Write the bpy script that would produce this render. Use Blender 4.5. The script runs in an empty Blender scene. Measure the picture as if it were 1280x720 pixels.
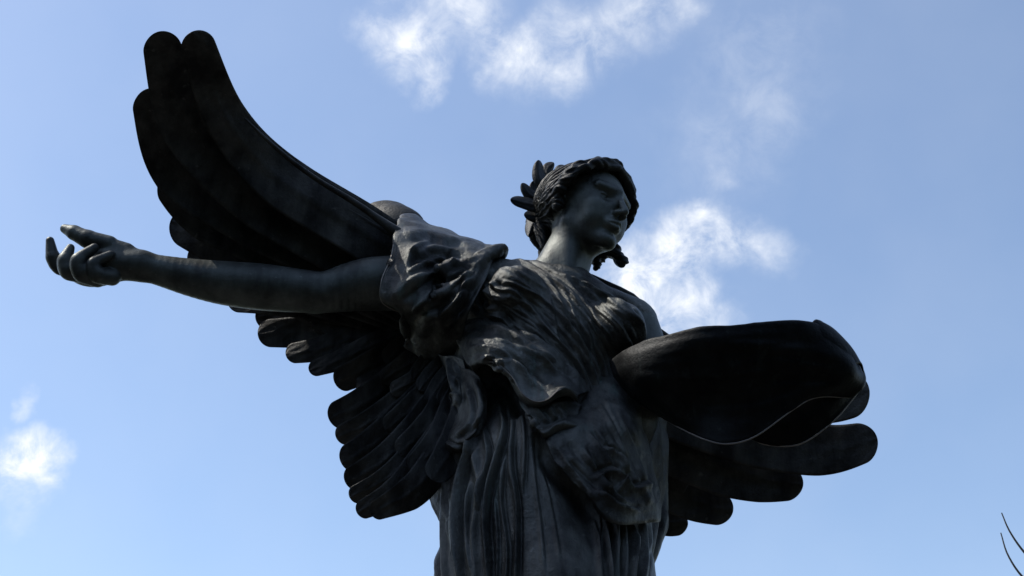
import bpy, math, random
import numpy as np

# ============================================================ camera
CAM = np.array([0.0, -5.0, 1.6]); PITCH = math.radians(30.0); FPX = 1758.0
FW = np.array([0, math.cos(PITCH), math.sin(PITCH)]); UP = np.array([0, -math.sin(PITCH), math.cos(PITCH)])
scene = bpy.context.scene
COL = scene.collection
cd = bpy.data.cameras.new('camera'); cam = bpy.data.objects.new('camera', cd); COL.objects.link(cam)
cam.location = CAM; cam.rotation_euler = (math.radians(90) + PITCH, 0, 0)
cd.sensor_width = 36; cd.lens = 36 * FPX / 1280; cd.clip_end = 5000; cd.clip_start = 0.05
scene.camera = cam
scene.view_settings.view_transform = 'Standard'; scene.view_settings.look = 'None'
scene.view_settings.gamma = 1; scene.view_settings.use_curve_mapping = False
scene.view_settings.exposure = 0.77

def D(px, py):                       # unit direction towards a bearing given as picture bearing
    d = FW + np.array([1., 0, 0]) * (px - 640) / FPX + UP * (360 - py) / FPX
    return d / np.linalg.norm(d)
def P(px, py, y=0.0):                # the point on the upright plane Y=y in that direction
    d = FW + np.array([1., 0, 0]) * (px - 640) / FPX + UP * (360 - py) / FPX
    return CAM + d * (y - CAM[1]) / d[1]
def proj(X):
    d = X - CAM; z = d @ FW
    return np.stack([640 + FPX * d[..., 0] / z, 360 - FPX * (d @ UP) / z], -1)

# ============================================================ sky
SUN_EL = math.radians(54); SUN_AZ = math.radians(-84)      # azimuth from +Y towards +X
world = bpy.data.worlds.new('World'); scene.world = world; world.use_nodes = True
nt = world.node_tree; nt.nodes.clear(); N = nt.nodes; LK = nt.links
def mathn(tree, op, a, b=None, c=None, clamp=False):
    n = tree.nodes.new('ShaderNodeMath'); n.operation = op; n.use_clamp = clamp
    for i, v in enumerate((a, b, c)):
        if v is None: continue
        if isinstance(v, (int, float)): n.inputs[i].default_value = v
        else: tree.links.new(v, n.inputs[i])
    return n.outputs[0]
out = N.new('ShaderNodeOutputWorld'); bg = N.new('ShaderNodeBackground')
sky = N.new('ShaderNodeTexSky'); sky.sky_type = 'NISHITA'; sky.sun_disc = False
sky.sun_elevation = SUN_EL; sky.sun_rotation = SUN_AZ
sky.air_density = 1.0; sky.dust_density = 0.8; sky.ozone_density = 1.2
SKY_STRENGTH = 0.12
tc = N.new('ShaderNodeTexCoord')
nz = N.new('ShaderNodeTexNoise'); nz.noise_dimensions = '3D'; nz.inputs['Scale'].default_value = 34; nz.inputs['Detail'].default_value = 9
nz.inputs['Roughness'].default_value = 0.62; nz.inputs['Distortion'].default_value = 0.35
LK.new(tc.outputs['Generated'], nz.inputs['Vector'])
nz2 = N.new('ShaderNodeTexNoise'); nz2.inputs['Scale'].default_value = 7; nz2.inputs['Detail'].default_value = 4
LK.new(tc.outputs['Generated'], nz2.inputs['Vector'])
# cloud banks: bearing, angular radius (in thousandths), strength
banks = [(488,30,44,.75),(515,60,52,.85),(530,100,34,.55),(560,4,52,.75),(605,30,54,.62),(620,66,40,.6),(650,85,52,.85),(690,75,52,.75),(735,35,56,.65),(800,8,60,.6),(850,0,40,.4),
         (775,390,70,1.5),(800,350,62,1.3),(850,370,44,1.1),(838,306,54,1.1),(880,290,40,.9),(915,300,46,.75),(955,310,46,.5),(800,440,70,1.3),(870,410,50,.6),
         (22,566,40,1.4),(48,590,38,1.5),(6,584,44,1.1),(68,576,30,1.0),(20,626,34,.3),(14,498,18,.45),
         (945,70,90,.16),(905,180,90,.18),(910,232,30,.25),(965,130,70,.2)]
wn = N.new('ShaderNodeTexNoise'); wn.inputs['Scale'].default_value = 16; wn.inputs['Detail'].default_value = 5; wn.inputs['Roughness'].default_value = .6
LK.new(tc.outputs['Generated'], wn.inputs['Vector'])
w1 = N.new('ShaderNodeVectorMath'); w1.operation = 'SUBTRACT'; LK.new(wn.outputs['Color'], w1.inputs[0]); w1.inputs[1].default_value = (.5, .5, .5)
w2 = N.new('ShaderNodeVectorMath'); w2.operation = 'MULTIPLY_ADD'; LK.new(w1.outputs[0], w2.inputs[0]); w2.inputs[1].default_value = (.065,) * 3; LK.new(tc.outputs['Generated'], w2.inputs[2])
acc = None
for px, py, rad, s in banks:
    dd = D(px, py)
    vm = N.new('ShaderNodeVectorMath'); vm.operation = 'DISTANCE'; LK.new(w2.outputs[0], vm.inputs[0]); vm.inputs[1].default_value = dd
    mr = N.new('ShaderNodeMapRange'); mr.interpolation_type = 'SMOOTHSTEP'
    mr.inputs['From Min'].default_value = 0; mr.inputs['From Max'].default_value = rad / FPX * 1.25
    mr.inputs['To Min'].default_value = s; mr.inputs['To Max'].default_value = 0
    LK.new(vm.outputs['Value'], mr.inputs['Value'])
    acc = mr.outputs[0] if acc is None else mathn(nt, 'MAXIMUM', acc, mathn(nt, 'MULTIPLY_ADD', acc, 0.45, mr.outputs[0]))
# density = mask * contrasted noise
mrn = N.new('ShaderNodeMapRange'); mrn.inputs['From Min'].default_value = 0.36; mrn.inputs['From Max'].default_value = 0.66
LK.new(nz.outputs['Fac'], mrn.inputs['Value'])
dens = mathn(nt, 'MULTIPLY', acc, mathn(nt, 'MULTIPLY_ADD', mrn.outputs[0], 0.85, 0.15), clamp=True)
veil = mathn(nt, 'MULTIPLY_ADD', mathn(nt, 'SUBTRACT', nz2.outputs['Fac'], 0.35, clamp=True), 0.16, 0.035)
dens = mathn(nt, 'ADD', dens, veil, clamp=True)
grade = N.new('ShaderNodeVectorMath'); grade.operation = 'MULTIPLY'; grade.inputs[1].default_value = (SKY_STRENGTH,) * 3
LK.new(sky.outputs[0], grade.inputs[0])
mixc = N.new('ShaderNodeMix'); mixc.data_type = 'RGBA'
LK.new(dens, mixc.inputs['Factor']); LK.new(grade.outputs[0], mixc.inputs['A'])
mixc.inputs['B'].default_value = (0.62, 0.64, 0.67, 1)
bg.inputs['Strength'].default_value = 1.0
LK.new(mixc.outputs['Result'], bg.inputs['Color']); LK.new(bg.outputs[0], out.inputs[0])

sd = bpy.data.lights.new('sun', 'SUN'); sd.energy = 2.0; sd.angle = math.radians(0.5); sd.color = (1, .95, .87)
sun = bpy.data.objects.new('sun', sd); COL.objects.link(sun)
sv = np.array([math.sin(SUN_AZ) * math.cos(SUN_EL), math.cos(SUN_AZ) * math.cos(SUN_EL), math.sin(SUN_EL)])
from mathutils import Vector
sun.rotation_euler = Vector(tuple(sv)).to_track_quat('Z', 'Y').to_euler()
sun.location = (0, 0, 20)

# ============================================================ materials
def bronze(name, base=(.016, .0175, .019), patina=(.045, .055, .055), amount=.5, rough=.5, metal=.25, bump=.25, streak=True, scale=1.0, spec=.3, runs=0.0):
    m = bpy.data.materials.new(name); m.use_nodes = True; t = m.node_tree
    b = t.nodes['Principled BSDF']; co = t.nodes.new('ShaderNodeTexCoord')
    def noise(sc, det, rough_=.6, mapping=None):
        n = t.nodes.new('ShaderNodeTexNoise'); n.inputs['Scale'].default_value = sc; n.inputs['Detail'].default_value = det; n.inputs['Roughness'].default_value = rough_
        if mapping:
            mp = t.nodes.new('ShaderNodeMapping'); mp.inputs['Scale'].default_value = mapping
            t.links.new(co.outputs['Object'], mp.inputs['Vector']); t.links.new(mp.outputs[0], n.inputs['Vector'])
        else: t.links.new(co.outputs['Object'], n.inputs['Vector'])
        return n.outputs['Fac']
    big = noise(5 * scale, 6, .65); st = noise(9 * scale, 6, .6, (1, 1, .12)); fine = noise(90 * scale, 5, .7); spot = noise(38 * scale, 3, .5)
    s1 = mathn(t, 'MULTIPLY_ADD', st, .6, mathn(t, 'MULTIPLY', big, .5))
    mr = t.nodes.new('ShaderNodeMapRange'); mr.inputs['From Min'].default_value = .46; mr.inputs['From Max'].default_value = .72
    mr.inputs['To Max'].default_value = amount; t.links.new(s1, mr.inputs['Value'])
    mr2 = t.nodes.new('ShaderNodeMapRange'); mr2.inputs['From Min'].default_value = .66; mr2.inputs['From Max'].default_value = .76
    mr2.inputs['To Max'].default_value = .5; t.links.new(spot, mr2.inputs['Value'])
    fac = mathn(t, 'ADD', mr.outputs[0], mr2.outputs[0], clamp=True)
    mx = t.nodes.new('ShaderNodeMix'); mx.data_type = 'RGBA'; mx.inputs['A'].default_value = (*base, 1); mx.inputs['B'].default_value = (*patina, 1)
    t.links.new(fac, mx.inputs['Factor']); col = mx.outputs['Result']
    if runs:        # pale verdigris runs left by rain
        rn = noise(24 * scale, 4, .55, (1, 1, .07)); rn2 = noise(3.1 * scale, 3, .5)
        m3 = t.nodes.new('ShaderNodeMapRange'); m3.inputs['From Min'].default_value = .57; m3.inputs['From Max'].default_value = .70; m3.inputs['To Max'].default_value = runs
        t.links.new(rn, m3.inputs['Value']); m4 = t.nodes.new('ShaderNodeMapRange'); m4.inputs['From Min'].default_value = .44; m4.inputs['From Max'].default_value = .62
        t.links.new(rn2, m4.inputs['Value']); mx2 = t.nodes.new('ShaderNodeMix'); mx2.data_type = 'RGBA'; mx2.inputs['B'].default_value = (.10, .135, .125, 1)
        t.links.new(mathn(t, 'MULTIPLY', m3.outputs[0], m4.outputs[0]), mx2.inputs['Factor']); t.links.new(col, mx2.inputs['A']); col = mx2.outputs['Result']
    t.links.new(col, b.inputs['Base Color'])
    b.inputs['Metallic'].default_value = metal; b.inputs['Specular IOR Level'].default_value = spec
    rr = mathn(t, 'MULTIPLY_ADD', fine, .22, mathn(t, 'MULTIPLY_ADD', big, .18, rough - .2)); t.links.new(rr, b.inputs['Roughness'])
    bp = t.nodes.new('ShaderNodeBump'); bp.inputs['Strength'].default_value = bump; bp.inputs['Distance'].default_value = .008
    hh = mathn(t, 'MULTIPLY_ADD', spot, .7, mathn(t, 'MULTIPLY_ADD', st, .8 if streak else 0, fine))
    t.links.new(hh, bp.inputs['Height']); t.links.new(bp.outputs[0], b.inputs['Normal'])
    return m
M_skin = bronze('bronze_skin', base=(.047, .050, .047), patina=(.145, .16, .145), rough=.48, bump=.2, amount=.9, spec=.3, metal=.6, runs=.35)
M_cloth = bronze('bronze_cloth', base=(.036, .036, .034), patina=(.175, .18, .165), rough=.45, bump=.55, amount=.95, spec=.28, metal=.6, runs=.8)
M_feather = bronze('bronze_feather', base=(.019, .019, .019), patina=(.12, .117, .107), rough=.52, bump=.4, amount=.8, spec=.14, metal=.45)
M_hair = bronze('bronze_hair', base=(.016, .0165, .017), patina=(.055, .058, .056), rough=.46, bump=.4, amount=.6, spec=.22, metal=.5)
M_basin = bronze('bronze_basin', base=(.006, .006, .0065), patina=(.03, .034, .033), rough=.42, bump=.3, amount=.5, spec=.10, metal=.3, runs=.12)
M_highlight = bronze('bronze_edge_highlight', base=(.30, .27, .24), patina=(.10, .095, .09), rough=.5, bump=.1, amount=.7, spec=.4, metal=.6)  # pale colour painting the highlight on basin lips and cloth edges

# ============================================================ mesh helpers
def link(o, parent=None):
    COL.objects.link(o)
    if parent is not None: o.parent = parent
    return o
def mesh_obj(name, V, Fc, mat, parent=None, smooth=True):
    me = bpy.data.meshes.new(name); V = np.asarray(V, np.float32); Fc = np.asarray(Fc, np.int32)
    me.vertices.add(len(V)); me.vertices.foreach_set('co', V.ravel())
    k = Fc.shape[1]; me.loops.add(Fc.size); me.loops.foreach_set('vertex_index', Fc.ravel())
    me.polygons.add(len(Fc)); me.polygons.foreach_set('loop_start', np.arange(0, Fc.size, k, dtype=np.int32))
    me.polygons.foreach_set('loop_total', np.full(len(Fc), k, np.int32))
    me.polygons.foreach_set('use_smooth', np.full(len(Fc), smooth))
    me.update(calc_edges=True); me.validate()
    if mat: me.materials.append(mat)
    return link(bpy.data.objects.new(name, me), parent)
def vnormals(V, Fc):
    a = V[Fc[:, 2]] - V[Fc[:, 0]]; b = V[Fc[:, 3]] - V[Fc[:, 1]]; n = np.cross(a, b)
    Nn = np.zeros_like(V)
    for i in range(4):
        for k in range(3): Nn[:, k] += np.bincount(Fc[:, i], n[:, k], len(V))
    return Nn / (np.linalg.norm(Nn, axis=1, keepdims=True) + 1e-12)
def smooth_v(V, Fc, it=1, lam=.5):
    e = np.concatenate([Fc[:, [0, 1]], Fc[:, [1, 2]], Fc[:, [2, 3]], Fc[:, [3, 0]]]); e = np.concatenate([e, e[:, ::-1]])
    cnt = np.bincount(e[:, 0], minlength=len(V))
    for _ in range(it):
        S = np.stack([np.bincount(e[:, 0], V[e[:, 1], k], len(V)) for k in range(3)], 1) / np.maximum(cnt, 1)[:, None]
        V = V + lam * (S - V)
    return V
def catmull(pts, n):
    p = np.asarray(pts, float)
    if len(p) == 2: return p[0] + (p[1] - p[0]) * np.linspace(0, 1, n)[:, None]
    q = np.vstack([2 * p[0] - p[1], p, 2 * p[-1] - p[-2]])
    seg = np.linalg.norm(np.diff(p, axis=0), axis=1) ** .5; cum = np.r_[0, np.cumsum(seg)]
    u = np.linspace(0, cum[-1], n); i = np.clip(np.searchsorted(cum, u, 'right') - 1, 0, len(p) - 2)
    t = ((u - cum[i]) / np.maximum(seg[i], 1e-9))[:, None]
    p0, p1, p2, p3 = q[i], q[i + 1], q[i + 2], q[i + 3]
    return .5 * (2 * p1 + (p2 - p0) * t + (2 * p0 - 5 * p1 + 4 * p2 - p3) * t ** 2 + (-p0 + 3 * p1 - 3 * p2 + p3) * t ** 3)

# ---- 3-D value noise
_rs = np.random.RandomState(3); _T = _rs.rand(64, 64, 64).astype(np.float32)
def vnoise(X):
    X = np.asarray(X); i = np.floor(X).astype(int); f = X - i; f = f * f * (3 - 2 * f); r = 0
    for dx in (0, 1):
        for dy in (0, 1):
            for dz in (0, 1):
                w = (f[:, 0] if dx else 1 - f[:, 0]) * (f[:, 1] if dy else 1 - f[:, 1]) * (f[:, 2] if dz else 1 - f[:, 2])
                r = r + w * _T[(i[:, 0] + dx) & 63, (i[:, 1] + dy) & 63, (i[:, 2] + dz) & 63]
    return r * 2 - 1
def fbm(X, o=3):
    return sum(vnoise(X * 2 ** k + 7.3 * k) / 2 ** k for k in range(o))

# ---- signed distance primitives
def smin(a, b, k):
    h = np.clip(.5 + .5 * (b - a) / k, 0, 1); return b + (a - b) * h - k * h * (1 - h)
def smax(a, b, k): return -smin(-a, -b, k)
def ell(X, c, r, M=None):
    d = X - np.asarray(c)
    if M is not None: d = d @ M
    q = d / np.asarray(r); k0 = np.linalg.norm(q, axis=1); k1 = np.linalg.norm(q / np.asarray(r), axis=1)
    return k0 * (k0 - 1) / np.maximum(k1, 1e-9)
def cone(X, a, b, ra, rb):
    a = np.asarray(a, float); b = np.asarray(b, float); ba = b - a
    t = np.clip(((X - a) @ ba) / (ba @ ba + 1e-12), 0, 1)
    return np.linalg.norm(X - a - t[:, None] * ba, axis=1) - (ra + (rb - ra) * t)
def chain(X, pts, rr, k=.01, n=None):
    pts = np.asarray(pts, float); rr = np.asarray(rr, float)
    if n:
        q = catmull(np.c_[pts, rr], n); pts, rr = q[:, :3], q[:, 3]
    r = None
    for i in range(len(pts) - 1):
        c = cone(X, pts[i], pts[i + 1], rr[i], rr[i + 1]); r = c if r is None else (smin(r, c, k) if k else np.minimum(r, c))
    return r
def surface(f, lo, hi, h, B=8):
    """naive surface nets over the blocks the surface passes through"""
    lo = np.asarray(lo, float); nb = np.ceil((np.asarray(hi) - lo) / (h * B)).astype(int); n = nb * B + 1
    g = np.stack(np.meshgrid(*[np.arange(k) for k in nb], indexing='ij'), -1).reshape(-1, 3)
    dc = np.concatenate([f(lo + (q + .5) * B * h) for q in np.array_split(g, max(1, len(g) // 60000))])
    act = np.abs(dc) < B * h * 1.35
    Fd = np.empty(n, np.float32)
    blk = np.where(dc > 0, 1., -1.).reshape(nb).astype(np.float32)
    Fd[:] = 1; Fd[:-1, :-1, :-1] = np.repeat(np.repeat(np.repeat(blk, B, 0), B, 1), B, 2)
    l = np.stack(np.meshgrid(*[np.arange(B + 1)] * 3, indexing='ij'), -1).reshape(-1, 3)
    A = g[act]
    for q in np.array_split(A, max(1, len(A) // 300)):
        idx = (q[:, None] * B + l[None]).reshape(-1, 3)
        Fd[idx[:, 0], idx[:, 1], idx[:, 2]] = f(lo + idx * h)
    s = Fd < 0
    c = np.zeros(np.array(n) - 1, np.uint8)
    for dx in (0, 1):
        for dy in (0, 1):
            for dz in (0, 1): c += s[dx:n[0] - 1 + dx, dy:n[1] - 1 + dy, dz:n[2] - 1 + dz]
    cell = np.argwhere((c > 0) & (c < 8)); ids = np.full(c.shape, -1, np.int32); ids[tuple(cell.T)] = np.arange(len(cell))
    V = np.zeros((len(cell), 3)); cnt = np.zeros(len(cell))
    for ax in range(3):
        for u in (0, 1):
            for v in (0, 1):
                o = np.zeros(3, int); o[(ax + 1) % 3] = u; o[(ax + 2) % 3] = v; e = np.zeros(3, int); e[ax] = 1
                p0 = cell + o; p1 = p0 + e; a = Fd[tuple(p0.T)]; b = Fd[tuple(p1.T)]; m = (a < 0) != (b < 0)
                t = np.where(m, a / np.where(m, a - b, 1), 0)[:, None]
                V += np.where(m[:, None], p0 + t * e, 0); cnt += m
    V = lo + V / cnt[:, None] * h
    Q = []
    for ax in range(3):
        e = np.zeros(3, int); e[ax] = 1; sl0 = [slice(None)] * 3; sl1 = [slice(None)] * 3; sl0[ax] = slice(0, -1); sl1[ax] = slice(1, None)
        a = s[tuple(sl0)]; b = s[tuple(sl1)]; d = np.argwhere(a != b); ok = np.all([(d[:, k] > 0) & (d[:, k] < c.shape[k]) for k in ((ax + 1) % 3, (ax + 2) % 3)], 0); d = d[ok]
        U1 = np.zeros(3, int); U1[(ax + 1) % 3] = 1; V1 = np.zeros(3, int); V1[(ax + 2) % 3] = 1
        q = np.stack([ids[tuple((d - U1 - V1).T)], ids[tuple((d - V1).T)], ids[tuple(d.T)], ids[tuple((d - U1).T)]], 1)
        fl = ~a[tuple(d.T)]; q[fl] = q[fl][:, ::-1]; Q.append(q)
    Q = np.vstack(Q); Q = Q[(Q >= 0).all(1)]
    return V, Q
def subdivide(V, Fc):
    e = np.sort(np.concatenate([Fc[:, [0, 1]], Fc[:, [1, 2]], Fc[:, [2, 3]], Fc[:, [3, 0]]]), 1)
    key = e[:, 0].astype(np.int64) * len(V) + e[:, 1]; u, inv = np.unique(key, return_inverse=True)
    em = (V[u // len(V)] + V[u % len(V)]) / 2; fm = V[Fc].mean(1); n = len(Fc); nV = len(V)
    E = [nV + inv[i * n:(i + 1) * n] for i in range(4)]; Fi = nV + len(u) + np.arange(n)
    V2 = np.vstack([V, em, fm])
    Q = np.vstack([np.stack([Fc[:, 0], E[0], Fi, E[3]], 1), np.stack([E[0], Fc[:, 1], E[1], Fi], 1), np.stack([Fi, E[1], Fc[:, 2], E[2]], 1), np.stack([E[3], Fi, E[2], Fc[:, 3]], 1)])
    return smooth_v(V2, Q, 1, .4), Q

# ---- cloth folds: each stroke is a line along the front of the figure, given by its bearing from the path, cut as a real ridge or groove
def poly_dist(p, line):
    best = np.full(len(p), 1e9); side = np.zeros(len(p)); par = np.zeros(len(p)); n = len(line) - 1
    for i in range(n):
        a = line[i]; b = line[i + 1]; ba = b - a; L2 = ba @ ba + 1e-9
        t = np.clip(((p - a) @ ba) / L2, 0, 1); q = p - a - t[:, None] * ba; d = np.hypot(q[:, 0], q[:, 1]); m = d < best
        best[m] = d[m]; side[m] = np.sign(ba[0] * q[m, 1] - ba[1] * q[m, 0]); par[m] = (i + t[m]) / n
    return best, side, par
def carve(V, Fc, strokes, front=True, gain=1.0):
    Nn = vnormals(V, Fc); p = proj(V); vd = CAM - V; vd /= np.linalg.norm(vd, axis=1, keepdims=True)
    fw = np.clip((np.sum(Nn * vd, 1) + .15) / .35, 0, 1) if front else np.ones(len(V))
    H = np.zeros(len(V))
    for s in strokes:
        line = catmull(s[0], max(6, 5 * len(s[0]))); w, amp = s[1], s[2]; kind = s[3] if len(s) > 3 else 'fold'
        lo = line.min(0) - 4 * w; hi = line.max(0) + 4 * w
        m = (p[:, 0] > lo[0]) & (p[:, 0] < hi[0]) & (p[:, 1] > lo[1]) & (p[:, 1] < hi[1]) & (fw > 0)
        if not m.any(): continue
        d, sd_, par = poly_dist(p[m], line); x = d / w
        end = np.clip(np.minimum(par, 1 - par) * 5, 0, 1) ** .7
        if kind == 'fold':      # sharp crest, groove on the left of its direction
            h = np.exp(-np.abs(x) ** 1.5) - .7 * np.exp(-((x * sd_ + 1.5) / .75) ** 2)
        elif kind == 'round': h = np.exp(-x ** 2)
        elif kind == 'groove': h = -np.exp(-np.abs(x) ** 1.3)
        elif kind == 'step':    # higher on the right of its direction
            h = np.where(sd_ > 0, np.exp(-x / 2.5), -.5 * np.exp(-x / 1.2)) 
        H[m] += h * amp * end
    return V + Nn * (H * fw * gain)[:, None]
def fan(A, B, n, w, amp, kind='fold', seed=0, jit=.35, trim=.25):
    """n folds spread between the lines A and B"""
    r = random.Random(seed); a = catmull(A, 14); b = catmull(B, 14); o = []
    for i in range(n):
        t = (i + .5 + r.uniform(-jit, jit)) / n; t2 = min(1, max(0, t + r.uniform(-jit, jit) / n))
        L = a + (b - a) * (t + (t2 - t) * np.linspace(0, 1, 14))[:, None]
        i0 = int(r.uniform(0, trim) * 14); i1 = 14 - int(r.uniform(0, trim) * 14); L = L[i0:i1]
        L = L + np.array([math.sin(k * .55 + i * 2.1) * w * .3 for k in range(len(L))])[:, None]
        o.append((L[::2], w * r.uniform(.7, 1.3), amp * r.uniform(.5, 1.2), kind))
    return o

# ---- lofted sheets: rows of (bearing x, bearing y, depth), given their own thickness
def loft(name, rows, mat, parent, nu=40, nv=40, th=.012, strokes=None, rough=0.0, seed=0, taper=False, smooth=0, bead=0):
    R_ = np.array([catmull([P(*q) for q in r], nu) for r in rows])
    G = np.array([catmull(R_[:, j], nv) for j in range(nu)]).transpose(1, 0, 2)      # nv x nu
    V = G.reshape(-1, 3); i = np.arange(nv - 1)[:, None] * nu + np.arange(nu - 1)[None]; i = i.ravel()
    Q = np.stack([i, i + 1, i + nu + 1, i + nu], 1)
    Nn = vnormals(V, Q); vd = CAM - V
    if np.sum(Nn * vd) < 0: Q = Q[:, ::-1]; Nn = -Nn
    if rough: V = V + Nn * (fbm(V * 9 + seed * 5.1, 3) * rough)[:, None]
    ed = np.minimum(np.minimum(np.arange(nv)[:, None], nv - 1 - np.arange(nv)[:, None]), np.minimum(np.arange(nu)[None], nu - 1 - np.arange(nu)[None])).ravel()
    if strokes: V = V + (carve(V, Q, [(a[0], a[1] * .85, a[2] * 1.4, *a[3:]) for a in strokes], front=False) - V) * np.clip(ed / 9, 0, 1)[:, None]
    Nn = vnormals(V, Q)
    edge = np.minimum(np.minimum(np.arange(nv)[:, None], nv - 1 - np.arange(nv)[:, None]), np.minimum(np.arange(nu)[None], nu - 1 - np.arange(nu)[None])).ravel()
    if bead: V = V + Nn * (bead * np.exp(-(edge / 1.6) ** 2))[:, None]
    tt = th * np.clip(.35 + edge / 4, 0, 1)
    Bk = V - Nn * tt[:, None]; n = len(V); V = V - Nn * (.18 * th * (edge == 0))[:, None]
    V2 = np.vstack([V, Bk]); b = []
    ring = [k for k in range(nu)] + [k * nu + nu - 1 for k in range(1, nv)] + [(nv - 1) * nu + k for k in range(nu - 2, -1, -1)] + [k * nu for k in range(nv - 2, 0, -1)]
    ring = np.array(ring); nx = np.roll(ring, -1); W = np.stack([nx, ring, ring + n, nx + n], 1)
    if (Q[0] != np.array([0, 1, nu + 1, nu])).any(): W = W[:, ::-1]
    Q2 = np.vstack([Q, Q[:, ::-1] + n, W])
    return mesh_obj(name, V2, Q2, mat, parent)

def tube(pts, rr, n=20, seg=8):
    q = catmull(np.c_[np.array(pts), np.array(rr)], n); V = []; Q = []
    tg = np.gradient(q[:, :3], axis=0); a = np.array([.3, .9, .2])
    for i in range(n):
        t_ = tg[i] / np.linalg.norm(tg[i]); u = np.cross(t_, a); u /= np.linalg.norm(u); v = np.cross(t_, u)
        for k in range(seg): V.append(q[i, :3] + q[i, 3] * (u * math.cos(2 * math.pi * k / seg) + v * math.sin(2 * math.pi * k / seg)))
    for i in range(n - 1):
        for k in range(seg): Q.append((i * seg + k, i * seg + (k + 1) % seg, (i + 1) * seg + (k + 1) % seg, (i + 1) * seg + k))
    return np.array(V), np.array(Q)
def hem_highlight(line, r=.0026, parent=None):  # thin pale tube: a highlight painted along a cloth edge
    V, Q = tube([P(*q) for q in line], [r * .4] + [r] * (len(line) - 2) + [r * .4], 60, 8); return mesh_obj('hem_highlight', V, Q, M_highlight, parent)
# ---- one feather or leaf: a curved blade with a quill ridge
def blade(name, line, width, depth, tilt, mat, parent, th=.012, cup=.25, quill=.006, barb=0.0, tip=.55, seed=0, ns=34, na=11):
    """line: bearings root -> tip, width: half width in bearings at [root, middle, near tip], depth: fn(px,py)"""
    c0 = catmull(line, 160); s = np.sin(np.linspace(0, math.pi / 2, ns)) ** 1.0; s = s / s[-1]; s = np.clip(s, 0, 1); c = np.stack([np.interp(s, np.linspace(0, 1, 160), c0[:, k]) for k in range(2)], 1); w = np.interp(s, np.linspace(0, 1, len(width)), width)
    L = np.r_[0, np.cumsum(np.linalg.norm(np.diff(c, axis=0), axis=1))]; rem = L[-1] - L
    rt = width[-1] * tip * 1.9; q = np.clip(rem / rt, 0, 1); w = w * np.sqrt(np.clip(1 - (1 - q) ** 2, 0, 1)); w = np.maximum(w, .3)
    tg0 = np.gradient(c0, axis=0); tg = np.stack([np.interp(s, np.linspace(0, 1, 160), tg0[:, k]) for k in range(2)], 1); tg /= np.linalg.norm(tg, axis=1, keepdims=True); nn = np.stack([-tg[:, 1], tg[:, 0]], 1)
    a = np.linspace(-1, 1, na); top = []; bot = []
    for j, aa in enumerate(a):
        e = c + nn * (w * aa)[:, None]
        for lst, off in ((top, 0), (bot, 1)):
            X = []
            for i in range(ns):
                y0 = depth(*c[i]); m = .0033
                dy = y0 + tilt * aa * w[i] * m + cup * w[i] * m * aa * aa - quill * math.exp(-(aa / .13) ** 2) * (1 - s[i] * .7)
                dy += barb * math.sin(aa * 9 + L[i] * .22 + seed) * (1 - aa * aa) + .004 * math.sin(L[i] * .05 + seed * 2.3 + aa * 2)
                X.append(P(e[i][0], e[i][1], dy + off * th * (1 - .75 * abs(aa))))
            lst.append(X)
    T = np.array(top).transpose(1, 0, 2).reshape(-1, 3); Bt = np.array(bot).transpose(1, 0, 2).reshape(-1, 3); n = len(T)
    i = (np.arange(ns - 1)[:, None] * na + np.arange(na - 1)[None]).ravel(); Q = np.stack([i, i + 1, i + na + 1, i + na], 1)
    ring = [k for k in range(na)] + [k * na + na - 1 for k in range(1, ns)] + [(ns - 1) * na + k for k in range(na - 2, -1, -1)] + [k * na for k in range(ns - 2, 0, -1)]
    ring = np.array(ring); nx = np.roll(ring, -1); W = np.stack([nx, ring, ring + n, nx + n], 1)
    Q2 = np.vstack([Q, Q[:, ::-1] + n, W]); V = np.vstack([T, Bt])
    if np.sum(np.cross(V[Q[:, 1]] - V[Q[:, 0]], V[Q[:, 3]] - V[Q[:, 0]]) @ FW) > 0: Q2 = Q2[:, ::-1]
    return mesh_obj(name, V, Q2, mat, parent)

def tag(o, label=None, cat=None, group=None, kind=None):
    if label: o['label'] = label
    if cat: o['category'] = cat
    if group: o['group'] = group
    if kind: o['kind'] = kind
    return o
#@@SETTING
# ============================================================ ground, pedestal
gm = bpy.data.materials.new('lawn'); gm.use_nodes = True; t = gm.node_tree; b = t.nodes['Principled BSDF']
co = t.nodes.new('ShaderNodeTexCoord'); g1 = t.nodes.new('ShaderNodeTexNoise'); g1.inputs['Scale'].default_value = 3; g1.inputs['Detail'].default_value = 10
t.links.new(co.outputs['Object'], g1.inputs['Vector']); rp = t.nodes.new('ShaderNodeValToRGB'); rp.color_ramp.elements[0].color = (.012, .018, .008, 1); rp.color_ramp.elements[1].color = (.03, .04, .018, 1)
t.links.new(g1.outputs['Fac'], rp.inputs['Fac']); t.links.new(rp.outputs[0], b.inputs['Base Color']); b.inputs['Roughness'].default_value = .95
ground = mesh_obj('ground', [(-900, -900, 0), (900, -900, 0), (900, 900, 0), (-900, 900, 0)], [(0, 1, 2, 3)], gm, smooth=False); tag(ground, kind='structure')
pm = bpy.data.materials.new('paving'); pm.use_nodes = True; t = pm.node_tree; b = t.nodes['Principled BSDF']
co = t.nodes.new('ShaderNodeTexCoord'); br = t.nodes.new('ShaderNodeTexBrick'); br.inputs['Scale'].default_value = 2.2
br.inputs['Color1'].default_value = (.036, .034, .032, 1); br.inputs['Color2'].default_value = (.05, .047, .044, 1); br.inputs['Mortar'].default_value = (.03, .03, .028, 1); br.inputs['Mortar Size'].default_value = .012
t.links.new(co.outputs['Object'], br.inputs['Vector']); t.links.new(br.outputs[0], b.inputs['Base Color']); b.inputs['Roughness'].default_value = .9
ang = np.linspace(0, 2 * math.pi, 65)[:-1]
pv = [(7 * math.cos(a), 7 * math.sin(a) + .2, .012) for a in ang]
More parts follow.
